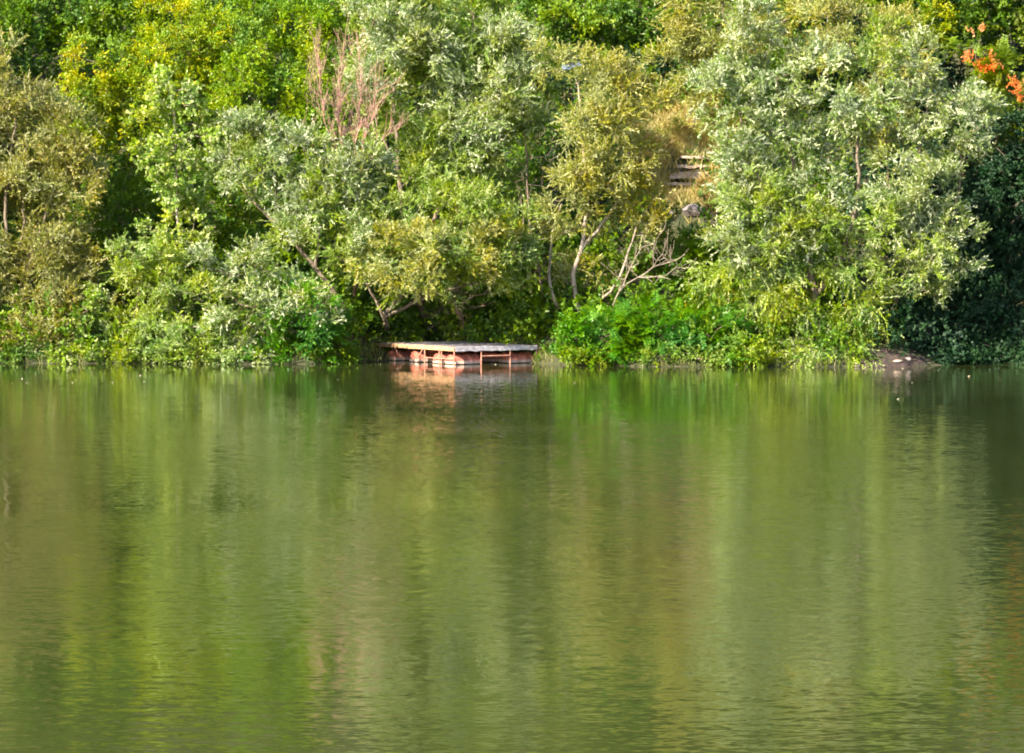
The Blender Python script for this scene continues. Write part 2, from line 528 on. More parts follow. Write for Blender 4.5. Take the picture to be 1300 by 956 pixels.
# --- hill, top left
T('tree', 'yellow-green tree with golden specks high on the slope between the khaki tree and the poplar', 'tree', (150, 164), None,
  [(120, 90, 60, 50), (160, 130, 60, 45), (105, 150, 38, 38), (150, 190, 45, 35), (190, 95, 50, 45), (120, 205, 30, 22)], 161.5, 'small', 'golden', dens=1.0)
T('tree', 'yellow-green bushy tree filling the slope above the silver-leaved poplar', 'tree', (240, 165), None,
  [(235, 55, 60, 45), (255, 105, 50, 45), (200, 30, 55, 38), (275, 60, 30, 45), (215, 75, 40, 40)], 163, 'small', 'golden', dens=1.0)
T('tree', 'dark green leafy tree at the top left corner', 'tree', (70, 168), None,
  [(60, 20, 60, 36), (5, 20, 50, 50), (120, 0, 60, 35), (90, 50, 40, 26), (10, 65, 50, 34), (180, -15, 60, 36)], 165, 'broad', 'green')
T('tree', 'bright smooth green tree left of the bare pinkish branches', 'tree', (335, 163), None,
  [(330, 60, 45, 52), (372, 105, 36, 55), (300, 115, 40, 50), (345, 165, 42, 42), (395, 22, 44, 40), (290, 30, 35, 40), (345, 5, 55, 32), (395, 170, 26, 40), (410, 80, 26, 50)], 160.5, 'small', 'bright', dens=1.15)
T('tree', 'dense mid green tree in the hollow behind the leaning willow', 'tree', (300, 161), None,
  [(290, 290, 45, 50), (330, 310, 40, 45), (255, 240, 40, 45), (350, 340, 40, 40), (160, 240, 38, 40), (300, 340, 40, 36), (180, 290, 40, 40)], 157.8, 'small', 'green', dens=.9)
T('poplar', 'slim young poplar with big pale round leaves and a thin pale trunk', 'tree', (228, 156.5),
  [([None, (228, 390), (228, 330), (225, 250), (222, 170), (220, 115)], .05, .02)],
  [(222, 120, 30, 28), (212, 165, 40, 34), (238, 190, 34, 32), (205, 215, 30, 26), (232, 240, 28, 26), (222, 285, 30, 22), (248, 305, 24, 22), (205, 320, 20, 22), (185, 190, 18, 22)], 154.6, 'broad', 'aspen', bark='palebark', dens=1.1)
T('willow_shrub', 'young green willow sapling between the khaki tree and the round willow bush on the bank', 'shrub', (165, 154.5), None,
  [(165, 380, 34, 45), (150, 330, 26, 36), (175, 430, 34, 30), (200, 345, 30, 26)], 153.30, 'willow', 'willow', dens=.9)
T('poplar', 'small bright poplar sapling with round leaves standing at the waterline by the khaki tree', 'tree', (112, 154.2), None,
  [(112, 400, 20, 36), (100, 430, 24, 24), (130, 430, 24, 26), (120, 365, 14, 20), (85, 440, 20, 16)], 153.7, 'broad', 'aspen', dens=.9)
# --- bank bushes, left
T('willow_shrub', 'broad grey-green willow bush leaning over the water under the poplar', 'shrub', (245, 154), None,
  [(240, 365, 45, 40), (225, 410, 45, 40), (265, 400, 40, 45), (240, 440, 50, 20)], 152.80, 'willow', 'willow', dens=.95)
T('willow_shrub', 'silvery willow bush on the bank just left of the tufty light green bush', 'shrub', (312, 153.8), None,
  [(305, 350, 36, 40), (315, 395, 38, 40), (295, 435, 36, 26), (330, 435, 26, 26), (275, 345, 26, 30)], 152.60, 'willow', 'silver', dens=.9)
T('bush', 'rounded tufty light green bush at the water left of the raft', 'bush', (385, 153.6), None,
  [(385, 395, 42, 28), (370, 425, 36, 30), (405, 425, 32, 32), (355, 445, 26, 18), (390, 450, 40, 14)], 152.30, 'willow', 'fresh', dens=1.0,
  extra=[('pale_shoots', [(380, 385, 36, 24, -.3), (400, 400, 26, 24, -.4), (365, 405, 26, 24, -.4)], 'silver', 'willow', .5)])
T('bush', 'low dark green bush between the tufty bush and the raft', 'bush', (448, 153.8), None,
  [(428, 435, 26, 22), (425, 445, 24, 18)], 152.60, 'small', 'green')
T('bush', 'low leafy weeds under the khaki tree at the left edge', 'bush', (30, 154.6), None,
  [(10, 450, 40, 10), (55, 452, 36, 9), (100, 450, 26, 10), (-30, 440, 30, 18)], 153.85, 'small', 'green')
T('bush', 'low yellowish waterside bush beneath the willow sapling', 'bush', (180, 153.8), None,
  [(160, 450, 30, 12), (200, 452, 32, 12), (135, 452, 16, 10)], 152.80, 'small', 'lime')
T('bush', 'low olive bush at the waterline beneath the grey-green willow bushes', 'bush', (290, 153.4), None,
  [(260, 452, 30, 10), (300, 453, 32, 10), (335, 454, 18, 9)], 152.30, 'small', 'willow')
# --- big willows, centre
T('willow', 'silvery willow leaning to the left with a bare slanting trunk', 'tree', (455, 156),
  [([None, (440, 395), (410, 352), (370, 305), (335, 270), (305, 235), (295, 195)], .13, .03), ([(400, 343), (405, 300), (400, 240), (385, 190)], .06, .02), ([(350, 285), (350, 240), (345, 190)], .05, .02)],
  [(298, 180, 24, 36), (320, 215, 34, 34), (345, 175, 36, 36), (385, 205, 44, 40), (425, 245, 48, 44), (390, 270, 45, 30, -.6), (345, 245, 30, 22), (420, 300, 50, 34, -.6), (465, 225, 36, 40)],
  153.4, 'willow', 'silver', dens=1.0, extra=[('green_shoots', [(400, 290, 60, 36, -.7), (430, 250, 40, 34, -.7), (340, 205, 40, 40, -.4)], 'willow', 'willow', .55)])
T('willow', 'tall silvery green willow rising to the top edge behind the bare branches and the raft', 'tree', (545, 158.5),
  [([None, (530, 370), (515, 290), (505, 200), (500, 110), (505, 30)], .16, .03), ([(522, 330), (560, 260), (590, 180), (600, 90), (600, 20)], .10, .03), ([(560, 262), (610, 215), (645, 150)], .06, .02), ([(508, 220), (480, 160), (465, 100)], .05, .02)],
  [(500, 30, 46, 40, .5), (460, 50, 26, 36, 1.0), (550, 15, 60, 45), (610, 35, 55, 45), (500, 95, 48, 42), (560, 85, 55, 48), (625, 100, 50, 46), (660, 60, 40, 50), (530, 150, 50, 40), (595, 160, 55, 46), (655, 150, 30, 44), (475, 150, 34, 34, 1.2), (620, 210, 42, 34), (550, 210, 44, 30), (600, -22, 60, 26), (510, -22, 50, 26), (690, 95, 26, 30)],
  156.6, 'willow', 'willow', dens=1.0, extra=[('silver_shoots', [(495, 40, 50, 44, -.8), (560, 90, 56, 60, -.9), (620, 60, 50, 50, -.8), (640, 130, 44, 50, -.8), (480, 110, 34, 40, -.8), (470, 30, 36, 30, -.5), (595, 130, 40, 44, -1.3), (530, 60, 40, 40, -1.3), (660, 60, 30, 36, -1), (600, 190, 34, 26, -1.2)], 'silver', 'willow', 1.0)])
T('willow', 'wide spreading green willow with low bare twigs hanging over the raft', 'tree', (492, 156.9),
  [([None, (488, 405), (472, 372), (456, 340), (445, 300)], .09, .03), ([(486, 400), (530, 355), (575, 300), (600, 250)], .09, .03), ([(490, 402), (555, 372), (620, 355), (670, 340)], .06, .02), ([(530, 372), (525, 310), (520, 260)], .06, .02)],
  [(470, 290, 50, 40), (510, 255, 46, 38), (560, 270, 50, 40), (610, 265, 50, 38), (645, 295, 36, 32), (600, 320, 56, 34, -.7), (655, 335, 28, 26), (550, 330, 54, 34, -.8), (500, 335, 48, 30, -.7), (455, 335, 36, 26, -.6), (600, 355, 50, 14, -.5, .6), (430, 315, 36, 26), (540, 375, 40, 14, 0, .5)],
  153.0, 'willow', 'willow', dens=1.0, extra=[('yellow_green_shoots', [(560, 330, 80, 40, -1.2), (620, 320, 50, 34, -1.1), (500, 320, 60, 36, -1.2)], 'olive', 'willow', .5)])
# bare bush
def bare(name, label, cat, base, trunks, tipsets, y0, seed, bark='deadwood', tip_r=.011, part='branches', group=None, twigs=40, rise=.5, zfrac=0.0):
    rng = np.random.default_rng(seed)
    bx, by = base
    x = (bx - 650) * K * by
    foot = np.array([x, by, max(float(ground(x, by)), -.05) - .08])
    root = empty(name, foot, label, cat, group)
    zmin = foot[2] + zfrac
    tt = [([foot if p is None else W(p[0], p[1], y0 + (p[2] if len(p) > 2 else 0)) for p in pts], ra, rb) for pts, ra, rb in trunks]
    tips = []
    for (px, py, rx, rz, n) in tipsets:
        for _ in range(n):
            tips.append(W(px + rng.normal(0, rx * .5), py + rng.normal(0, rz * .5), y0 + rng.normal(0, .5)))
    pos, par, rad = skeleton(tt, np.zeros((0, 3)), rng)
    pos, par, rad = list(pos), list(par), list(rad)
    if len(tips): 
        p2, q2, r2 = skeleton(tt, np.array(tips), rng, tip_r, r_exp=.3, rmax=.05)
        pos, par, rad = list(p2), list(q2), list(r2)
    n0 = len(pos)
    for gen, cnt, ln in ((0, twigs, (.4, 1.0)), (1, twigs * 2, (.2, .55))):
        cand = range(n0) if gen == 0 else range(n0, len(pos))
        cand = [i for i in cand if par[i] >= 0 and pos[i][2] > zmin]
        for i in rng.choice(cand, cnt):
            d = pos[i] - pos[par[i]]; d = d / (np.linalg.norm(d) + 1e-6)
            d = d * .8 + np.array([0, 0, rise]) + rng.normal(0, .38, 3); d /= np.linalg.norm(d)
            l = rng.uniform(*ln); last = i; r0 = min(rad[i] * .75, .010 if gen == 0 else .007)
            for k in range(1, 5):
                d = d + rng.normal(0, .10, 3) + np.array([0, 0, rise * .06]); d /= np.linalg.norm(d)
                pos.append(pos[last] + d * l / 4); par.append(last); rad.append(max(.0045, r0 * (1 - k * .14)))
                last = len(pos) - 1
    pos, rad = np.array(pos), np.array(rad)
    stems(part, pos, par, rad, M[bark], root, foot)
    return root

bare('dead_bush', 'leafless pinkish brown branches standing in front of the tall willow', 'dead bush', (452, 157),
     [([None, (450, 330), (448, 240), (440, 215)], .07, .05), ([(445, 225), (418, 170), (408, 120), (404, 66)], .026, .009), ([(444, 222), (430, 150), (433, 100), (436, 55)], .024, .009),
      ([(446, 228), (452, 180), (458, 115), (456, 66)], .022, .008), ([(448, 232), (470, 155), (478, 112)], .03, .012), ([(448, 235), (475, 190), (495, 170), (502, 168)], .03, .01), ([(446, 226), (400, 190), (385, 160)], .02, .01), ([(440, 215), (425, 195), (420, 165)], .03, .012)],
     [(400, 130, 10, 40, 5), (450, 130, 14, 50, 5), (475, 130, 16, 50, 5)], 153.9, 901, tip_r=.009, twigs=270, rise=.75, zfrac=5.5)
# --- olive willow right of centre
T('willow', 'olive willow with several pale forked trunks right of the raft', 'tree', (736, 155),
  [([None, (736, 395), (728, 350), (738, 318), (745, 270), (740, 190), (735, 110)], .10, .03), ([None, (705, 385), (698, 345), (700, 300), (712, 260)], .07, .03), ([(738, 318), (765, 285), (790, 240), (800, 180)], .06, .02), ([None, (775, 370), (795, 330), (812, 280), (832, 250)], .07, .02)],
  [(700, 75, 36, 26), (745, 90, 44, 34), (790, 110, 40, 36), (820, 140, 26, 30), (765, 150, 46, 36), (725, 150, 30, 34), (735, 200, 38, 34), (785, 200, 38, 36), (765, 245, 44, 30), (812, 258, 26, 32), (715, 255, 30, 24), (800, 290, 36, 22), (838, 290, 20, 18), (735, 285, 34, 16), (695, 320, 22, 40, .6, .5), (760, 340, 40, 26, .8, .35)],
  153.4, 'feather', 'olive', bark='palebark', dens=1.0)
bare('fallen_branch', 'long pale bare branch fanning out to the right below the olive willow', 'branch', (768, 152.6),
     [([None, (785, 372), (805, 355), (830, 340), (858, 330), (870, 322)], .03, .010), ([(790, 368), (800, 340), (815, 315)], .02, .01), ([(810, 352), (845, 350), (858, 340)], .015, .008)],
     [(845, 330, 22, 16, 26), (815, 330, 14, 16, 12), (835, 355, 20, 8, 8)], 152.0, 902, bark='palebark', tip_r=.008, twigs=26, rise=.25, zfrac=1.2)
bare('dead_bush', 'bare grey twigs of a dead shrub in the dark gap right of the raft', 'dead bush', (668, 157),
     [([None, (690, 400), (685, 350), (672, 280), (668, 190), (672, 120)], .055, .02), ([None, (675, 380), (668, 330), (662, 250)], .04, .015)],
     [(690, 250, 24, 60, 24), (655, 220, 16, 40, 10), (700, 170, 16, 30, 12)], 155.8, 903, bark='bark')
bare('dead_bush', 'fine bare twigs sprawling over the bank just above the raft', 'dead bush', (590, 157.9),
     [([None, (585, 400), (560, 375), (530, 368)], .03, .01), ([(580, 395), (600, 375), (640, 372)], .02, .01)],
     [(560, 375, 36, 10, 30), (585, 390, 26, 12, 18), (640, 368, 30, 5, 8)], 155.2, 904, bark='deadwood', tip_r=.008)
# --- hill behind the centre and right
T('tree', 'green tree with yellow-tipped layers at the top edge right of the tall willow', 'tree', (760, 171), None,
  [(745, 15, 60, 28), (790, 35, 44, 26), (700, 5, 40, 32), (815, 65, 34, 30), (720, 45, 44, 20), (830, 10, 40, 30)], 167, 'broad', 'green', dens=.9,
  extra=[('yellow_green_layers', [(765, 32, 34, 8, -1.2), (735, 22, 30, 8, -1.2), (800, 72, 24, 8, -1.2), (812, 90, 20, 6, -1.2)], 'lime', 'broad', 1.0)])
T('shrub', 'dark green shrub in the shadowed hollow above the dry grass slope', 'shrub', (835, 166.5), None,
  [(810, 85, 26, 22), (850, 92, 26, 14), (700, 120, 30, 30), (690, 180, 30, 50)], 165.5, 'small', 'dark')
T('tree', 'feathery grey-olive tree at the top behind the silver willow', 'tree', (890, 165),
  None, [(850, 55, 36, 38), (890, 25, 44, 38), (880, 80, 38, 30), (930, 55, 36, 40), (945, 10, 44, 34), (990, 15, 40, 36), (1040, 35, 46, 40), (1030, -10, 60, 30), (890, -20, 50, 30)], 161.5, 'feather', 'olive', dens=1.0)
T('shrub', 'dry straw-coloured feathery shrub above the stone steps', 'shrub', (880, 163.2), None,
  [(870, 150, 30, 32), (895, 120, 28, 26), (915, 175, 20, 28)], 162.6, 'feather', 'olive', dens=.8)
# --- right silver willows
T('willow', 'largest silver willow, its green lower branches drooping to the water on the right', 'tree', (1040, 154.5),
  [([None, (1045, 420), (1030, 350), (1015, 260), (1000, 170), (985, 90)], .18, .03), ([(1035, 380), (1075, 310), (1090, 220), (1080, 120)], .10, .03), ([(1026, 320), (980, 260), (950, 190), (935, 130)], .09, .03), ([(1044, 420), (1090, 390), (1110, 380)], .06, .02)],
  [(955, 75, 34, 34), (925, 125, 36, 36), (985, 115, 42, 40), (1040, 95, 40, 38), (1085, 120, 36, 40), (950, 180, 38, 38), (1005, 175, 46, 42), (1065, 180, 36, 34), (935, 228, 28, 34), (970, 240, 46, 40), (1035, 248, 40, 36), (928, 292, 28, 30), (960, 305, 44, 34), (1015, 310, 44, 36), (1070, 310, 42, 36), (950, 30, 34, 30)],
  151.5, 'willow', 'silver', dens=1.0,
  extra=[('green_shoots', [(955, 255, 34, 46, -.7), (990, 290, 60, 50, -.8), (1050, 270, 50, 40, -.6)], 'willow', 'willow', .6),
         ('drooping_shoots', [(935, 345, 38, 34), (985, 365, 46, 38), (1040, 375, 46, 40), (1090, 370, 34, 36), (970, 415, 34, 30), (1015, 425, 40, 30), (1065, 425, 38, 30), (1105, 405, 26, 26), (1010, 452, 44, 10), (1075, 448, 20, 12)], 'willow', 'droop', 1.0)])
T('willow', 'grey silver willow at the right edge of the lit trees above the dark hollow', 'tree', (1125, 156.5),
  [([None, (1125, 420), (1140, 370), (1160, 300), (1165, 220), (1180, 120)], .12, .03), ([(1145, 350), (1190, 310), (1215, 260), (1220, 190)], .07, .02), ([(1158, 300), (1130, 240), (1125, 170)], .06, .02)],
  [(1180, 70, 26, 32), (1195, 120, 34, 34), (1155, 125, 32, 34), (1225, 150, 30, 36), (1175, 180, 40, 30), (1150, 195, 36, 34, -.8), (1180, 240, 42, 36, -.6), (1225, 215, 30, 38), (1140, 250, 34, 34, -.6), (1165, 290, 40, 34, -.6), (1205, 290, 34, 34), (1185, 340, 36, 32), (1140, 330, 34, 34, -.5), (1215, 345, 26, 26), (1165, 375, 26, 18)],
  151.6, 'willow', 'silver', dens=1.0, extra=[('brown_green_shoots', [(1150, 310, 50, 50, -.7), (1120, 160, 36, 40), (1110, 60, 40, 40)], 'willow', 'willow', .45)])
T('tree', 'olive tree with fine leaves behind and between the two silver willows', 'tree', (1110, 162), None,
  [(1095, 60, 44, 38), (1130, 95, 40, 40), (1110, 150, 40, 44), (1140, 40, 36, 30), (1075, 30, 36, 36)], 158, 'feather', 'olive', dens=.9)
# --- right-hand trees, their shade deepened in the leaf colour
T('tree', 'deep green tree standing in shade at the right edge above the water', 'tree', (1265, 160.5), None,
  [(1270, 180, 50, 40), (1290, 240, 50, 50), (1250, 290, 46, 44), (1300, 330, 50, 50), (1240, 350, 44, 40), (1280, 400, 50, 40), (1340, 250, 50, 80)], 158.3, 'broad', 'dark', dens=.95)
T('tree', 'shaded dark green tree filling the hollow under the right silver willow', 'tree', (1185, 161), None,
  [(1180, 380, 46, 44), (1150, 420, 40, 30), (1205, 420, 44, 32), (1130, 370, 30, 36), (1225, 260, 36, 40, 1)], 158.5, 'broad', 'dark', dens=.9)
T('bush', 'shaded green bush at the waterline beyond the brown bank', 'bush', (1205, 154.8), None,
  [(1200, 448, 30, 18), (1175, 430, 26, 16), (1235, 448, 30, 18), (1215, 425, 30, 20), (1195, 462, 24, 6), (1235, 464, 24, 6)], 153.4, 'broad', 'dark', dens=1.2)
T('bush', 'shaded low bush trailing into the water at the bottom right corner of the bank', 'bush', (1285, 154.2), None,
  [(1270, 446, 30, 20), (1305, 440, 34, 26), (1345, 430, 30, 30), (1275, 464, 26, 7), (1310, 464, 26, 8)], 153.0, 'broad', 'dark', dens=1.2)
T('tree', 'green leafy tree along the top right edge', 'tree', (1200, 170), None,
  [(1140, 20, 50, 36), (1195, 15, 50, 36), (1230, 55, 40, 28), (1250, 10, 44, 34), (1300, 40, 44, 40), (1150, -20, 90, 30), (1280, -20, 80, 30)], 165.5, 'broad', 'green', dens=1.0,
  extra=[('yellow_green_leaves', [(1160, 50, 30, 24, -1.4), (1180, 20, 36, 24, -1.4)], 'golden', 'small', .8)])
T('sumac', 'sumac with orange-tipped layers of leaves at the top right edge', 'tree', (1262, 163.5), None,
  [(1235, 62, 22, 10), (1262, 90, 26, 12), (1292, 125, 26, 18), (1255, 115, 24, 14), (1290, 80, 24, 16), (1280, 150, 26, 16)], 161.6, 'pinnate', 'lime', dens=1.3,
  extra=[('orange_leaves', [(1237, 46, 15, 5, -.9), (1228, 74, 6, 4, -.9), (1258, 76, 13, 6, -.9), (1250, 84, 8, 5, -.9), (1292, 108, 9, 5, -.9), (1297, 115, 8, 4, -.9)], 'orange', 'tips', .8)])
T('shrub', 'green shrub with small leaves in half shade right of the sumac', 'shrub', (1300, 163), None,
  [(1290, 190, 44, 26), (1260, 160, 26, 26)], 161.0, 'small', 'green')
# --- fresh green bushes between the raft and the large silver willow
fg = 'fresh green bushes along the bank right of the raft'
T('bush', 'vivid green bush right beside the raft', 'bush', (722, 151.8), None, [(724, 432, 24, 24), (738, 415, 22, 20), (722, 449, 16, 12)], 150.85, 'small', 'fresh', group=fg)
T('bush', 'darker green bush, second along the bank from the raft', 'bush', (765, 152), None, [(762, 420, 28, 26), (775, 402, 20, 16), (765, 445, 28, 14)], 150.85, 'pinnate', 'fresh', group=fg)
T('bush', 'green bush with ferny leaves below the fan of pale bare branches', 'bush', (812, 151.9), None, [(808, 420, 30, 26), (825, 440, 28, 20), (800, 402, 20, 14)], 150.65, 'pinnate', 'fresh', group=fg)
T('bush', 'tall ferny bush in the middle of the fresh green bank', 'bush', (858, 151.9), None, [(855, 415, 30, 26), (860, 440, 30, 20), (838, 402, 18, 14)], 150.55, 'pinnate', 'fresh', group=fg)
T('bush', 'ferny green bush next to the lime bush at the foot of the large silver willow', 'bush', (905, 151.6), None, [(900, 420, 30, 24), (915, 440, 28, 20), (882, 440, 22, 20)], 150.35, 'pinnate', 'fresh', group=fg)
T('bush', 'low yellow-green bush at the waterline beside the raft', 'bush', (735, 150.9), None, [(736, 456, 20, 8), (760, 456, 20, 7)], 150.25, 'small', 'lime', group=fg)
T('bush', 'low yellow-green bush at the waterline in front of the ferny bushes', 'bush', (880, 150.6), None, [(880, 454, 24, 9), (915, 458, 18, 7), (840, 458, 16, 6)], 149.85, 'small', 'lime', group=fg)
T('bush', 'lime green bush touching the water left of the drooping willow branches', 'bush', (955, 150.9), None, [(955, 440, 22, 20), (970, 455, 24, 10), (940, 455, 16, 9)], 149.85, 'small', 'lime', group=fg)
T('shrub', 'green shrub in shade behind the right end of the raft', 'shrub', (668, 155.5), None, [(660, 415, 30, 26), (690, 405, 24, 26), (630, 425, 28, 18)], 154.8, 'broad', 'green', dens=.9)
T('shrub', 'dark leafy shrub in the hollow between the raft willow and the olive willow', 'shrub', (690, 159), None, [(680, 350, 36, 50), (650, 390, 40, 30), (700, 300, 30, 50), (640, 360, 30, 30)], 157.5, 'broad', 'green', dens=.9)
T('shrub', 'dark shrub below the stone steps behind the bare branches', 'shrub', (845, 157.5), None, [(850, 345, 44, 36), (810, 365, 40, 30), (880, 380, 40, 24), (880, 320, 26, 26)], 156.3, 'broad', 'green', dens=.9)
T('sumac', 'small shrub with drooping paired leaflets left of the large silver willow', 'shrub', (860, 155.5), None, [(860, 300, 24, 18), (885, 320, 22, 18), (900, 345, 22, 20), (850, 280, 16, 10)], 154.6, 'pinnate', 'green', dens=1.2)
T('shrub', 'leafy olive weeds on the bank directly behind the raft', 'shrub', (540, 157.6), None, [(500, 418, 28, 14), (545, 415, 36, 16), (590, 418, 26, 13)], 157.2, 'broad', 'willow', dens=.9)
T('shrub', 'shaded undergrowth shrub beneath the spreading willow', 'shrub', (570, 158.5), None, [(560, 385, 50, 26), (500, 395, 40, 24), (610, 385, 36, 26), (450, 385, 34, 26)], 157.4, 'small', 'green', dens=.9)
T('shrub', 'reddish and yellow-green low shrub above the fresh green bushes', 'shrub', (910, 154.5), None, [(905, 385, 28, 12), (880, 392, 18, 8), (925, 395, 18, 10)], 153.4, 'small', 'golden', dens=.8)
T('shrub', 'dark evergreen shrub in the gap between the poplar and the khaki tree', 'shrub', (150, 158.5), None, [(150, 265, 26, 40), (140, 300, 26, 34)], 157.0, 'small', 'green')
T('shrub', 'dark shrub behind the silvery bush left of the leaning trunk', 'shrub', (365, 157.5), None, [(360, 350, 30, 36), (400, 385, 26, 26), (335, 370, 26, 26)], 156.3, 'broad', 'green')

# ------------------------------------------------------------------ woodland mass and undergrowth (uncountable)
rng = np.random.default_rng(7)
n = 2600
gx = rng.uniform(-20, 20, n); gd = rng.uniform(.6, 24, n)
gy = shore(gx) + gd
gz = ground(gx, gy)
px_ = gx / (K * gy) + 650
clear = (px_ > 800) & (px_ < 915) & (gd > 6.5) & (gd < 14.5)
bankbare = (px_ > 1085) & (px_ < 1165) & (gd < 1.5)
P_ = np.stack([gx, gy, gz + .25], 1)[~clear & ~bankbare]
shade_side = P_[:, 0] > 11.5  # right-hand undergrowth takes a darker leaf colour to stand for shade
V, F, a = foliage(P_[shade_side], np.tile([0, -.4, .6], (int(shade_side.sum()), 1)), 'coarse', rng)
tag(mesh_obj('shade_tinted_undergrowth', V, F, M['dark'], attr=a), kind='stuff')
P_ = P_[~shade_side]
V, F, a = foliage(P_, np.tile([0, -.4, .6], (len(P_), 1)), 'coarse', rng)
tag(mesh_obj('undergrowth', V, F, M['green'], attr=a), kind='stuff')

Cc, Oo = [], []
for k in range(230):
    y = rng.uniform(172, 235); x = rng.uniform(-38, 38)
    z = float(ground(x, y)); r = rng.uniform(1.6, 3.0); h = r * rng.uniform(1.2, 1.8)
    u = rng.normal(0, 1, (60, 3)); u /= np.linalg.norm(u, axis=1)[:, None]; u = u[u[:, 1] < .4]
    Cc.append(np.array([x, y, z + h]) + u * np.array([r, r, h]) * rng.uniform(.6, 1, len(u))[:, None]); Oo.append(u)
for k in range(60):                                     # the same wood runs on beside the view
    s = -1 if k % 2 else 1
    x = s * rng.uniform(20, 40); y = float(shore(x)) + rng.uniform(2, 18)
    z = float(ground(x, y)); r = rng.uniform(1.6, 2.8); h = r * rng.uniform(1.2, 1.8)
    u = rng.normal(0, 1, (70, 3)); u /= np.linalg.norm(u, axis=1)[:, None]
    Cc.append(np.array([x, y, z + h]) + u * np.array([r, r, h]) * rng.uniform(.6, 1, len(u))[:, None]); Oo.append(u)
Cc, Oo = np.concatenate(Cc), np.concatenate(Oo)
V, F, a = foliage(Cc, Oo, 'coarse', rng)
M['wood'] = leaf_mat('woodland_leaf', [(.04, .09, .01), (.09, .14, .015), (.16, .19, .03)], None, .35)
tag(mesh_obj('woodland_foliage', V, F, M['wood'], attr=a), kind='stuff')


# grasses: blades in tufts
def blades(P, h, w, rng, lean=.35, per=10):
    n = len(P) * per
    b = np.repeat(P, per, 0) + rng.normal(0, .10, (n, 3)) * np.array([1, 1, .1])
    d = np.array([0, 0, 1.]) + rng.normal(0, lean, (n, 3)) * np.array([1, 1, .2])
    hh = h * rng.uniform(.5, 1.2, n)[:, None]
    s = rng.normal(0, 1, (n, 3)) * np.array([1, .6, 0]); s /= np.linalg.norm(s, axis=1)[:, None]; s *= w / 2
    bend = rng.normal(0, .3, (n, 3)) * np.array([1, 1, 0]) * hh
    V = np.stack([b - s, b + s, b + d * hh * .6 + s * .7, b + d * hh * .6 - s * .7, b + d * hh + bend + s * .15, b + d * hh + bend - s * .15], 1).reshape(-1, 3)
    i = np.arange(n)[:, None] * 6
    F = np.concatenate([i + np.array([0, 1, 2, 3]), i + np.array([3, 2, 4, 5])], 0)
    a = np.tile(rng.uniform(0, 1, n), 2)
    return V, F, a


STEP0 = ground_at(876, 244)
P_ = []
for _ in range(3600):
    px, py = rng.uniform(795, 915), rng.uniform(118, 262)
    P_.append(ground_at(px, py) if _ % 12 == 0 else None)
hits = [p for p in P_ if p is not None]
P_ = []
for h in hits:
    for _ in range(9):
        x, y = h[0] + rng.normal(0, .25), h[1] + rng.normal(0, .35)
        if x > STEP0[0] - .85 and x < STEP0[0] + .95 and y > STEP0[1] - .15 and y < STEP0[1] + 2.0 and rng.random() < .95: continue
        P_.append([x, y, float(ground(x, y))])
P_ = np.array(P_)
V, F, a = blades(P_, .42, .03, rng, lean=.5, per=8)
tag(mesh_obj('dry_grass', V, F, M['straw'], attr=a), kind='stuff')
# weeds and grass fringe at the waterline
P_ = []
for px in np.arange(-20, 1320, 3.2):
    if px > 1085 or 480 < px < 680: continue
    x = (px - 650) * K * 151
    y = float(shore(x)) + rng.uniform(-.05, .9)
    P_.append([x, y, float(ground(x, y))])
for px in np.arange(440, 700, 1.5):
    x = (px - 650) * K * 155; y = float(shore(x)) + rng.uniform(0, 1.5); P_.append([x, y, float(ground(x, y))])
V, F, a = blades(np.array(P_), .3, .02, rng, per=7)
tag(mesh_obj('bank_grass', V, F, M['reed'], attr=a), kind='stuff')

# ------------------------------------------------------------------ boxes and small things
def box(c, ax, ay, az, hx, hy, hz, rng=None, jit=0.0, bev=0.0):
    """box with half sizes along three axes; returns V, F"""
    c = np.array(c, float); ax, ay, az = map(lambda q: np.array(q, float), (ax, ay, az))
    v = []
    for sz in (-1, 1):
        for sx, sy_ in ((-1, -1), (1, -1), (1, 1), (-1, 1)):
            v.append(c + ax * hx * sx + ay * hy * sy_ + az * hz * sz)
    v = np.array(v)
    if rng is not None and jit: v = v + rng.normal(0, jit, v.shape)
    f = [(0, 3, 2, 1), (4, 5, 6, 7), (0, 1, 5, 4), (1, 2, 6, 5), (2, 3, 7, 6), (3, 0, 4, 7)]
    return v, f


def join(parts):
    V, F, o = [], [], 0
    for v, f in parts:
        V.append(np.asarray(v)); F += [tuple(int(i) + o for i in q) for q in f]; o += len(v)
    return np.concatenate(V), F


EX, EY, EZ = np.eye(3)
# stone steps
rng = np.random.default_rng(21)
hit = ground_at(876, 244)
st = empty('stone_steps', hit - np.array([0, 0, .05]), 'worn pale stone steps climbing the dry grassy slope', 'steps')
for k in range(7):
    y = hit[1] + .05 + k * .31
    x = hit[0] + (k - 2) * .08 + rng.normal(0, .06)
    z = float(ground(x, y)) + .10
    hw = .72 + rng.normal(0, .1)
    pcs = []
    xx = -hw
    while xx < hw:
        w = rng.uniform(.22, .5)
        pcs.append(box([x + xx + w / 2, y + rng.normal(0, .02), z + rng.normal(0, .015)], EX, EY, EZ, w / 2 - .01, .15, .05, rng, .014))
        xx += w
    V, F = join(pcs)
    mesh_obj('step', V, F, M['stone'], st, hit - np.array([0, 0, .05]))


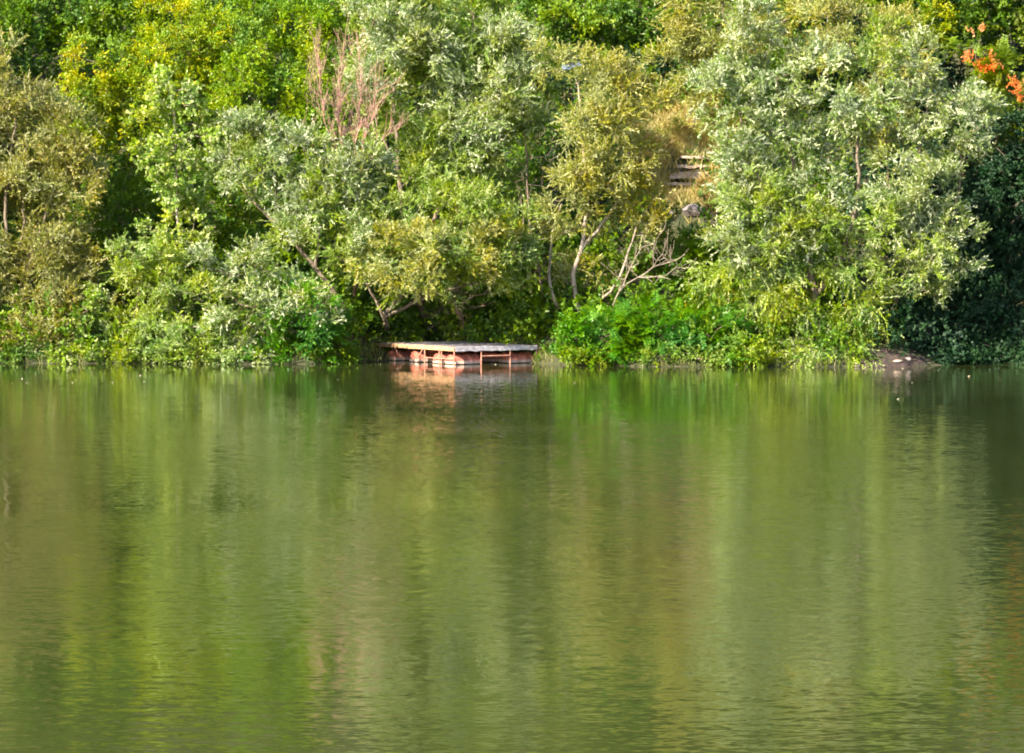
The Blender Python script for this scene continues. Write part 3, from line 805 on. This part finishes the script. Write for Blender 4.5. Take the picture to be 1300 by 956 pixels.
def boulder(px, py, r, label, seed, mat='rock', squash=(1.2, .9, .75), ondepth=None, group=None, cat='boulder', name='boulder'):
    rg = np.random.default_rng(seed)
    h = ground_at(px, py)
    import bmesh
    bm = bmesh.new(); bmesh.ops.create_icosphere(bm, subdivisions=3, radius=1)
    pl = rg.normal(0, 1, (12, 3)); pl /= np.linalg.norm(pl, axis=1)[:, None]; off = rg.uniform(.55, .95, 12)
    V = np.array([v.co[:] for v in bm.verts]); F = [tuple(v.index for v in f.verts) for f in bm.faces]; bm.free()
    for q, o_ in zip(pl, off):
        dd = V @ q - o_
        V = V - np.clip(dd, 0, None)[:, None] * q
    V = V + rg.normal(0, .012, V.shape)
    V = V * r * np.array(squash)
    o = mesh_obj(name, V + h + np.array([0, 0, r * .25]), F, M[mat], origin=h)
    return tag(o, label, cat, group)

boulder(880, 272, .36, 'brown violet boulder below the stone steps', 31)
boulder(911, 262, .2, 'small reddish boulder to the right of the brown violet boulder', 32, squash=(.8, .8, 1.2))
boulder(893, 296, .28, 'violet grey boulder lowest on the slope under the steps', 33)
boulder(938, 292, .3, 'dark violet boulder beside the foliage of the large silver willow', 34)
boulder(848, 275, .22, 'small dark boulder at the left foot of the dry slope', 35)

# brown earth bank with stones under the right willow
M['earth'] = noise_mat('bare_earth', [(.02, .012, .012), (.04, .025, .022), (.07, .045, .038)], 3, bump=.7)
xs = np.linspace(11.0, 13.9, 40); 
sxs = np.linspace(-.5, 1.5, 26)
X, D_ = np.meshgrid(xs, sxs)
Y = shore(X) - .25 + D_ * 1.1
edge = np.minimum(1, np.minimum((X - 11.0) / .7, (13.9 - X) / .7)) * np.minimum(1, (1.5 - D_) / .5)
Z = np.maximum(ground(X, Y), -.3) + .05 * np.clip(edge, 0, 1) - .03 + .03 * np.sin(X * 5) * np.sin(Y * 4) + np.random.default_rng(3).normal(0, .022, X.shape)
V = np.stack([X, Y, Z], -1).reshape(-1, 3)
i = np.arange(39 * 25); r_, c_ = i // 39, i % 39; a0 = r_ * 40 + c_
tag(mesh_obj('earth_ground', V, np.stack([a0, a0 + 1, a0 + 41, a0 + 40], 1), M['earth'], smooth=True), kind='structure')
boulder(1139, 460, .13, 'flat pale stone lying on the bare brown bank', 41, 'stone', (1.6, 1, .4), cat='stone', name='stone')
boulder(1120, 466, .08, 'small pale stone at the water edge of the brown bank', 42, 'stone', cat='stone', name='stone')
boulder(1088, 465, .09, 'reddish stone at the water edge beneath the drooping willow', 43, 'rock', cat='stone', name='stone')
boulder(1152, 457, .11, 'violet stone near the right end of the brown bank', 44, 'rock', cat='stone', name='stone')

# blue sheeting glimpsed through the tall trees
M['blue'] = noise_mat('faded_blue_sheet', [(.06, .09, .17), (.14, .19, .27), (.26, .30, .36)], 4, bump=.4, rough=.6)
rng = np.random.default_rng(55)
c = W(727, 83, 153.3)
X, Y = np.meshgrid(np.linspace(-.36, .36, 14), np.linspace(-.16, .2, 9))
Zs = .05 * np.sin(X * 9) + rng.normal(0, .012, X.shape) + Y * .5
Vt = np.stack([X, Y, Zs], -1).reshape(-1, 3)
i = np.arange(13 * 8); r_, c_ = i // 13, i % 13; a0 = r_ * 14 + c_
o = mesh_obj('blue_sheet', Vt + c, np.stack([a0, a0 + 1, a0 + 15, a0 + 14], 1), M['blue'], origin=c, smooth=True)
md = o.modifiers.new('thickness', 'SOLIDIFY'); md.thickness = .012
tag(o, 'scrap of faded blue sheeting caught in the crown of the olive willow', 'sheet')

# ------------------------------------------------------------------ raft
def rust_mat(name, a, b, c):
    m, nt, out = new_mat(name)
    L = nt.links.new
    g = nt.nodes.new('ShaderNodeNewGeometry')
    n = nt.nodes.new('ShaderNodeTexNoise'); n.inputs['Scale'].default_value = 7; n.inputs['Detail'].default_value = 7; n.inputs['Roughness'].default_value = .7
    L(g.outputs['Position'], n.inputs['Vector'])
    col = ramp(nt, [a, b, c], n.outputs['Fac'], [.33, .5, .68])
    # pale dried scale where the water line used to be
    s = nt.nodes.new('ShaderNodeSeparateXYZ'); L(g.outputs['Position'], s.inputs[0])
    ad = nt.nodes.new('ShaderNodeMath'); ad.operation = 'MULTIPLY_ADD'; L(n.outputs['Fac'], ad.inputs[0]); ad.inputs[1].default_value = .12; L(s.outputs[2], ad.inputs[2])
    r = nt.nodes.new('ShaderNodeMapRange'); r.inputs['From Min'].default_value = .20; r.inputs['From Max'].default_value = .15; r.inputs['To Max'].default_value = .8
    L(ad.outputs[0], r.inputs['Value'])
    mx = nt.nodes.new('ShaderNodeMix'); mx.data_type = 'RGBA'; L(r.outputs[0], mx.inputs[0]); L(col, mx.inputs[6]); mx.inputs[7].default_value = (.50, .38, .32, 1)
    # wet dark line at the surface
    r2 = nt.nodes.new('ShaderNodeMapRange'); r2.inputs['From Min'].default_value = .035; r2.inputs['From Max'].default_value = .022
    L(s.outputs[2], r2.inputs['Value'])
    m2 = nt.nodes.new('ShaderNodeMix'); m2.data_type = 'RGBA'; L(r2.outputs[0], m2.inputs[0]); L(mx.outputs[2], m2.inputs[6]); m2.inputs[7].default_value = (.04, .03, .02, 1)
    p = nt.nodes.new('ShaderNodeBsdfPrincipled'); p.inputs['Roughness'].default_value = .7
    L(m2.outputs[2], p.inputs['Base Color'])
    b_ = nt.nodes.new('ShaderNodeBump'); b_.inputs['Strength'].default_value = .3; b_.inputs['Distance'].default_value = .02
    L(n.outputs['Fac'], b_.inputs['Height']); L(b_.outputs[0], p.inputs['Normal'])
    L(p.outputs[0], out.inputs[0])
    return m

M['drum'] = rust_mat('rusty_drum', (.24, .055, .035), (.42, .12, .08), (.52, .2, .14))
M['iron'] = noise_mat('rusty_iron', [(.25, .10, .07), (.42, .19, .13), (.55, .32, .25)], 8, bump=.3, rough=.7)
M['oldwood'] = noise_mat('weathered_grey_wood', [(.12, .10, .11), (.24, .20, .21), (.36, .31, .32)], 5, bump=.5, stretch=(.6, 6, 3))
M['sun_tint_board'] = noise_mat('sun_tinted_rim_board', [(.28, .14, .07), (.44, .25, .13), (.56, .38, .22)], 5, bump=.4, stretch=(.6, 1, 4))  # warm sunlight on the left face is put into this board colour
M['dim_tint_board'] = noise_mat('dim_tinted_rim_board', [(.28, .25, .28), (.52, .46, .50), (.75, .7, .7)], 6, bump=.5, stretch=(1.4, 1.4, 3))  # grey tone of the dimmer right face is put into this board colour

near = W(577, 463, 151.0)
near[2] = 0
ang = .55
rx_ = np.array([math.cos(ang), math.sin(ang), 0])        # along the right face
ry_ = np.array([-math.sin(ang), math.cos(ang), 0])       # along the left face
L2, L1 = 3.2, 4.95
raft = empty('raft', near, 'low wooden raft resting on rusty red oil drums at the bank', 'raft')
rng = np.random.default_rng(5)
Pn = lambda u, v, z: near + rx_ * u + ry_ * v + EZ * z
zt, th = .60, .13
# deck planks (one part)
pcs = []
npl = 17
for k in range(npl):
    w = L1 / npl
    pcs.append(box(Pn(L2 / 2 + rng.normal(0, .015), w * (k + .5), zt - .02 + rng.normal(0, .006)), rx_, ry_, EZ, L2 / 2 - .01 + rng.uniform(-.02, .03), w / 2 - .008, .02, rng, .004))
V, F = join(pcs); mesh_obj('deck', V, F, M['oldwood'], raft, near)


def board(name, c, ax, ay, hx, hy, hz, mat, seg=10, wob=.008):
    pcs = []
    v, f = box(c, ax, ay, EZ, hx, hy, hz)
    # subdivide along the length so the edge is not ruler straight
    V, F = [], []
    for i in range(seg + 1):
        t = -1 + 2 * i / seg
        o_ = rng.normal(0, wob); o2 = rng.normal(0, wob)
        for (sy_, sz) in ((-1, -1), (1, -1), (1, 1), (-1, 1)):
            V.append(np.array(c) + ax * hx * t + ay * hy * sy_ + EZ * (hz * sz + (o_ if sz > 0 else o2)))
    for i in range(seg):
        for j in range(4):
            a, b = i * 4 + j, i * 4 + (j + 1) % 4
            F.append((a, b, b + 4, a + 4))
    F.append((3, 2, 1, 0)); e = seg * 4; F.append((e, e + 1, e + 2, e + 3))
    o = mesh_obj(name, V, F, M[mat], raft, near)
    return o

b1 = board('rim_board', Pn(-.03, L1 / 2, zt - th / 2 - .012), ry_, rx_, L1 / 2 + .05, .025, th / 2, 'sun_tint_board'); b1['label'] = 'rim board coloured orange for sunlight'
b2 = board('rim_board', Pn(L2 / 2, -.03, zt - th / 2 - .012), rx_, ry_, L2 / 2 + .0, .025, th / 2 + .01, 'dim_tint_board', 16, .012); b2['label'] = 'patchy rim board coloured grey for the dimmer side'
board('rim_board', Pn(L2 + .03, L1 / 2, zt - th / 2 - .012), ry_, rx_, L1 / 2, .025, th / 2, 'dim_tint_board')
board('rim_board', Pn(L2 / 2, L1 + .03, zt - th / 2 - .012), rx_, ry_, L2 / 2, .025, th / 2, 'dim_tint_board')
for q in (.2, .9, 1.6, 2.3, 3.0):
    v, f = box(Pn(q, L1 / 2, zt - .085), rx_, ry_, EZ, .04, L1 / 2 - .04, .045)
    mesh_obj('joist', v, f, M['oldwood'], raft, near)


def drum_mesh(R, Ln, seg=28):
    """lying steel drum along x: rolled chimes, two hoops, recessed ends"""
    prof = [(0, 0, R * .0), (.015, 0, R * .9), (0, 0, R * .93), (0, 0, R), (.03, 0, R), (.035, 0, R * .972), (.31, 0, R * .972), (.325, 0, R * 1.0), (.345, 0, R * 1.0), (.36, 0, R * .972)]
    P = [(a * Ln if a > .05 else a, r) for a, _, r in prof]
    P = P + [(Ln - a, r) for a, r in reversed(P)]
    V, F = [], []
    for a, r in P:
        for j in range(seg):
            t = 2 * math.pi * j / seg
            V.append((a - Ln / 2, r * math.cos(t) if r > 0 else 0, r * math.sin(t) if r > 0 else 0))
    for i in range(len(P) - 1):
        for j in range(seg):
            F.append((i * seg + j, i * seg + (j + 1) % seg, (i + 1) * seg + (j + 1) % seg, (i + 1) * seg + j))
    return np.array(V), F


DR, DL = .325, 1.0
V, F = drum_mesh(DR, DL)
me_src = None
slots = []
# (u centre, v centre) ; axis along rx_. a row along the left face (ends showing) and along the right face
for v_ in (.38, 1.22, 2.75, 4.3):
    slots.append((.56, v_, 0, 0))
for u_ in (1.7, 3.08):
    if u_ > 2: slots.append((u_ - .42, .38, 0, 0))
for v_ in (1.4, 2.8, 4.3):
    slots.append((2.6, v_, 0, 0))
slots.append((1.85, 2.8, 0, 0))
for k, (u_, v_, rz, dz) in enumerate(slots):
    if me_src is None:
        o = mesh_obj('drum', V, F, M['drum'], raft, smooth=False)
        me_src = o
        o.data.polygons.foreach_set('use_smooth', np.ones(len(o.data.polygons), dtype=bool))
        try: o.data.set_sharp_from_angle(angle=math.radians(35))
        except Exception: pass
    else:
        o = me_src.copy(); C.objects.link(o); o.parent = raft
    q = rx_ * u_ + ry_ * v_
    o.location = (q[0], q[1], .03 + rng.normal(0, .012))
    o.rotation_euler = (rng.uniform(0, 6), 0, ang + rng.normal(0, .03))


def rod(name, a, b, r, mat='iron', s=8):
    a, b = np.array(a), np.array(b)
    V, F = tubes(np.array([a, (a + b) / 2, b]), [-1, 0, 1], np.array([r] * 3), s)
    n_ = len(V)
    F = [tuple(int(i) for i in f) for f in F]
    k = 8 if r > .035 else 5
    F.append(tuple(range(k - 1, -1, -1))); F.append(tuple(range(n_ - k, n_)))
    return mesh_obj(name, V, F, M[mat], raft, near)

zb = zt - th - .015
for (u_, v_) in ((-.03, L1 - .03), (-.03, 1.9), (-.03, .95), (-.03, .8), (-.03, -.03), (1.02, -.03), (2.15, -.03), (L2 - .02, -.03)):
    rod('post', Pn(u_, v_, -.15), Pn(u_, v_, zb), .022)
rod('brace', Pn(-.05, 3.9, zb), Pn(-.05, 3.3, .06), .024)
rod('brace', Pn(-.05, 2.0, zb), Pn(-.05, 2.4, .1), .022)
rod('rail', Pn(1.02, -.04, .27), Pn(2.15, -.04, .27), .026)
rod('rail', Pn(-.04, .02, .19), Pn(-.04, 1.88, .19), .018)

# ------------------------------------------------------------------ leaves on the water
rng = np.random.default_rng(77)
M['floatleaf'] = leaf_mat('pale_floating_leaf', [(.3, .26, .15), (.45, .42, .3)], None, .2)
V = np.array([(-.07, 0, 0), (-.035, -.03, .006), (.03, -.028, .012), (.08, 0, .02), (.03, .03, .012), (-.035, .03, .004)])
src = mesh_obj('floating_leaf', V, [(0, 1, 2, 3, 4, 5)], M['floatleaf'], attr=[.5])
md = src.modifiers.new('thickness', 'SOLIDIFY'); md.thickness = .004
lab = {0: 'small pale leaf floating on the water before the left bank', 1: 'small pale leaf floating on the water off the right part of the bank', 2: 'small pale leaf floating close to the raft'}
spots = [(28, 481), (36, 481), (61, 481), (34, 486), (15, 487), (92, 486), (96, 483), (101, 486), (116, 487), (142, 481), (143, 486), (183, 485), (266, 480), (39, 488), (178, 477), (300, 484),
         (461, 459.6), (429, 482), (504, 468), (629, 463),
         (698, 484), (730, 486), (640, 500), (1097, 468), (1104, 468), (1119, 468), (1146, 468), (1186, 470), (1191, 470), (1140, 507), (1158, 486), (1020, 484), (935, 488), (1230, 478), (1270, 482)]
for k, (px, py) in enumerate(spots):
    a, b = (px - 650) * K, (478 - py) * K
    dz = -SP + b * CP; t = -H / dz
    o = src if k == 0 else src.copy()
    if k: C.objects.link(o)
    o.location = (a * t, (CP + b * SP) * t, .006)
    o.rotation_euler = (rng.normal(0, .1), rng.normal(0, .1) - .25, rng.uniform(0, 6.28))
    s = rng.uniform(.45, .85); o.scale = (s, s, s)
    g = 2 if 440 < px < 710 else (0 if px < 650 else 1)
    tag(o, lab[g], 'leaf', 'pale leaves afloat ' + ('near the left bank', 'near the right bank', 'around the raft')[g])

# ------------------------------------------------------------------ light, sky, camera
TO_SUN = np.array([-.70, -.58, .60]); TO_SUN /= np.linalg.norm(TO_SUN)
el = math.asin(TO_SUN[2]); az = math.atan2(TO_SUN[0], TO_SUN[1])     # clockwise from +Y
sd = bpy.data.lights.new('sun', 'SUN'); sd.energy = 5.0; sd.angle = math.radians(.5); sd.color = (1, .89, .70)
so = bpy.data.objects.new('sun', sd); C.objects.link(so)
from mathutils import Vector
so.rotation_euler = Vector(TO_SUN).to_track_quat('Z', 'Y').to_euler()
so.location = (-40, 60, 60)
w = bpy.data.worlds.new('World'); sc.world = w; w.use_nodes = True
nt = w.node_tree
for n_ in list(nt.nodes): nt.nodes.remove(n_)
sky = nt.nodes.new('ShaderNodeTexSky'); sky.sky_type = 'NISHITA'; sky.sun_disc = False
sky.sun_elevation = el; sky.sun_rotation = az % (2 * math.pi)
bg = nt.nodes.new('ShaderNodeBackground'); bg.inputs[1].default_value = .10
wo = nt.nodes.new('ShaderNodeOutputWorld')
nt.links.new(sky.outputs[0], bg.inputs[0]); nt.links.new(bg.outputs[0], wo.inputs[0])

cd = bpy.data.cameras.new('camera')
cd.sensor_width = 36
cd.lens = 36 / (1300 * K)
cd.clip_start = .5; cd.clip_end = 2000
co = bpy.data.objects.new('camera', cd); C.objects.link(co)
co.location = (0, 0, H); co.rotation_euler = (math.pi / 2 - PITCH, 0, 0)
sc.camera = co

sc.view_settings.view_transform = 'Standard'
sc.view_settings.look = 'None'
sc.view_settings.exposure = 1.95
sc.view_settings.gamma = 1
sc.render.engine = 'CYCLES'
sc.cycles.max_bounces = 5
sc.cycles.diffuse_bounces = 3
sc.cycles.glossy_bounces = 3
sc.cycles.transmission_bounces = 3
sc.cycles.use_adaptive_sampling = True
sc.cycles.adaptive_threshold = .02
sc.cycles.use_denoising = True
sc.cycles.filter_width = 1.9
nleaf = sum(len(o.data.polygons) for o in sc.objects if o.type == 'MESH')
open('/tmp/faces.txt', 'w').write(str(nleaf))
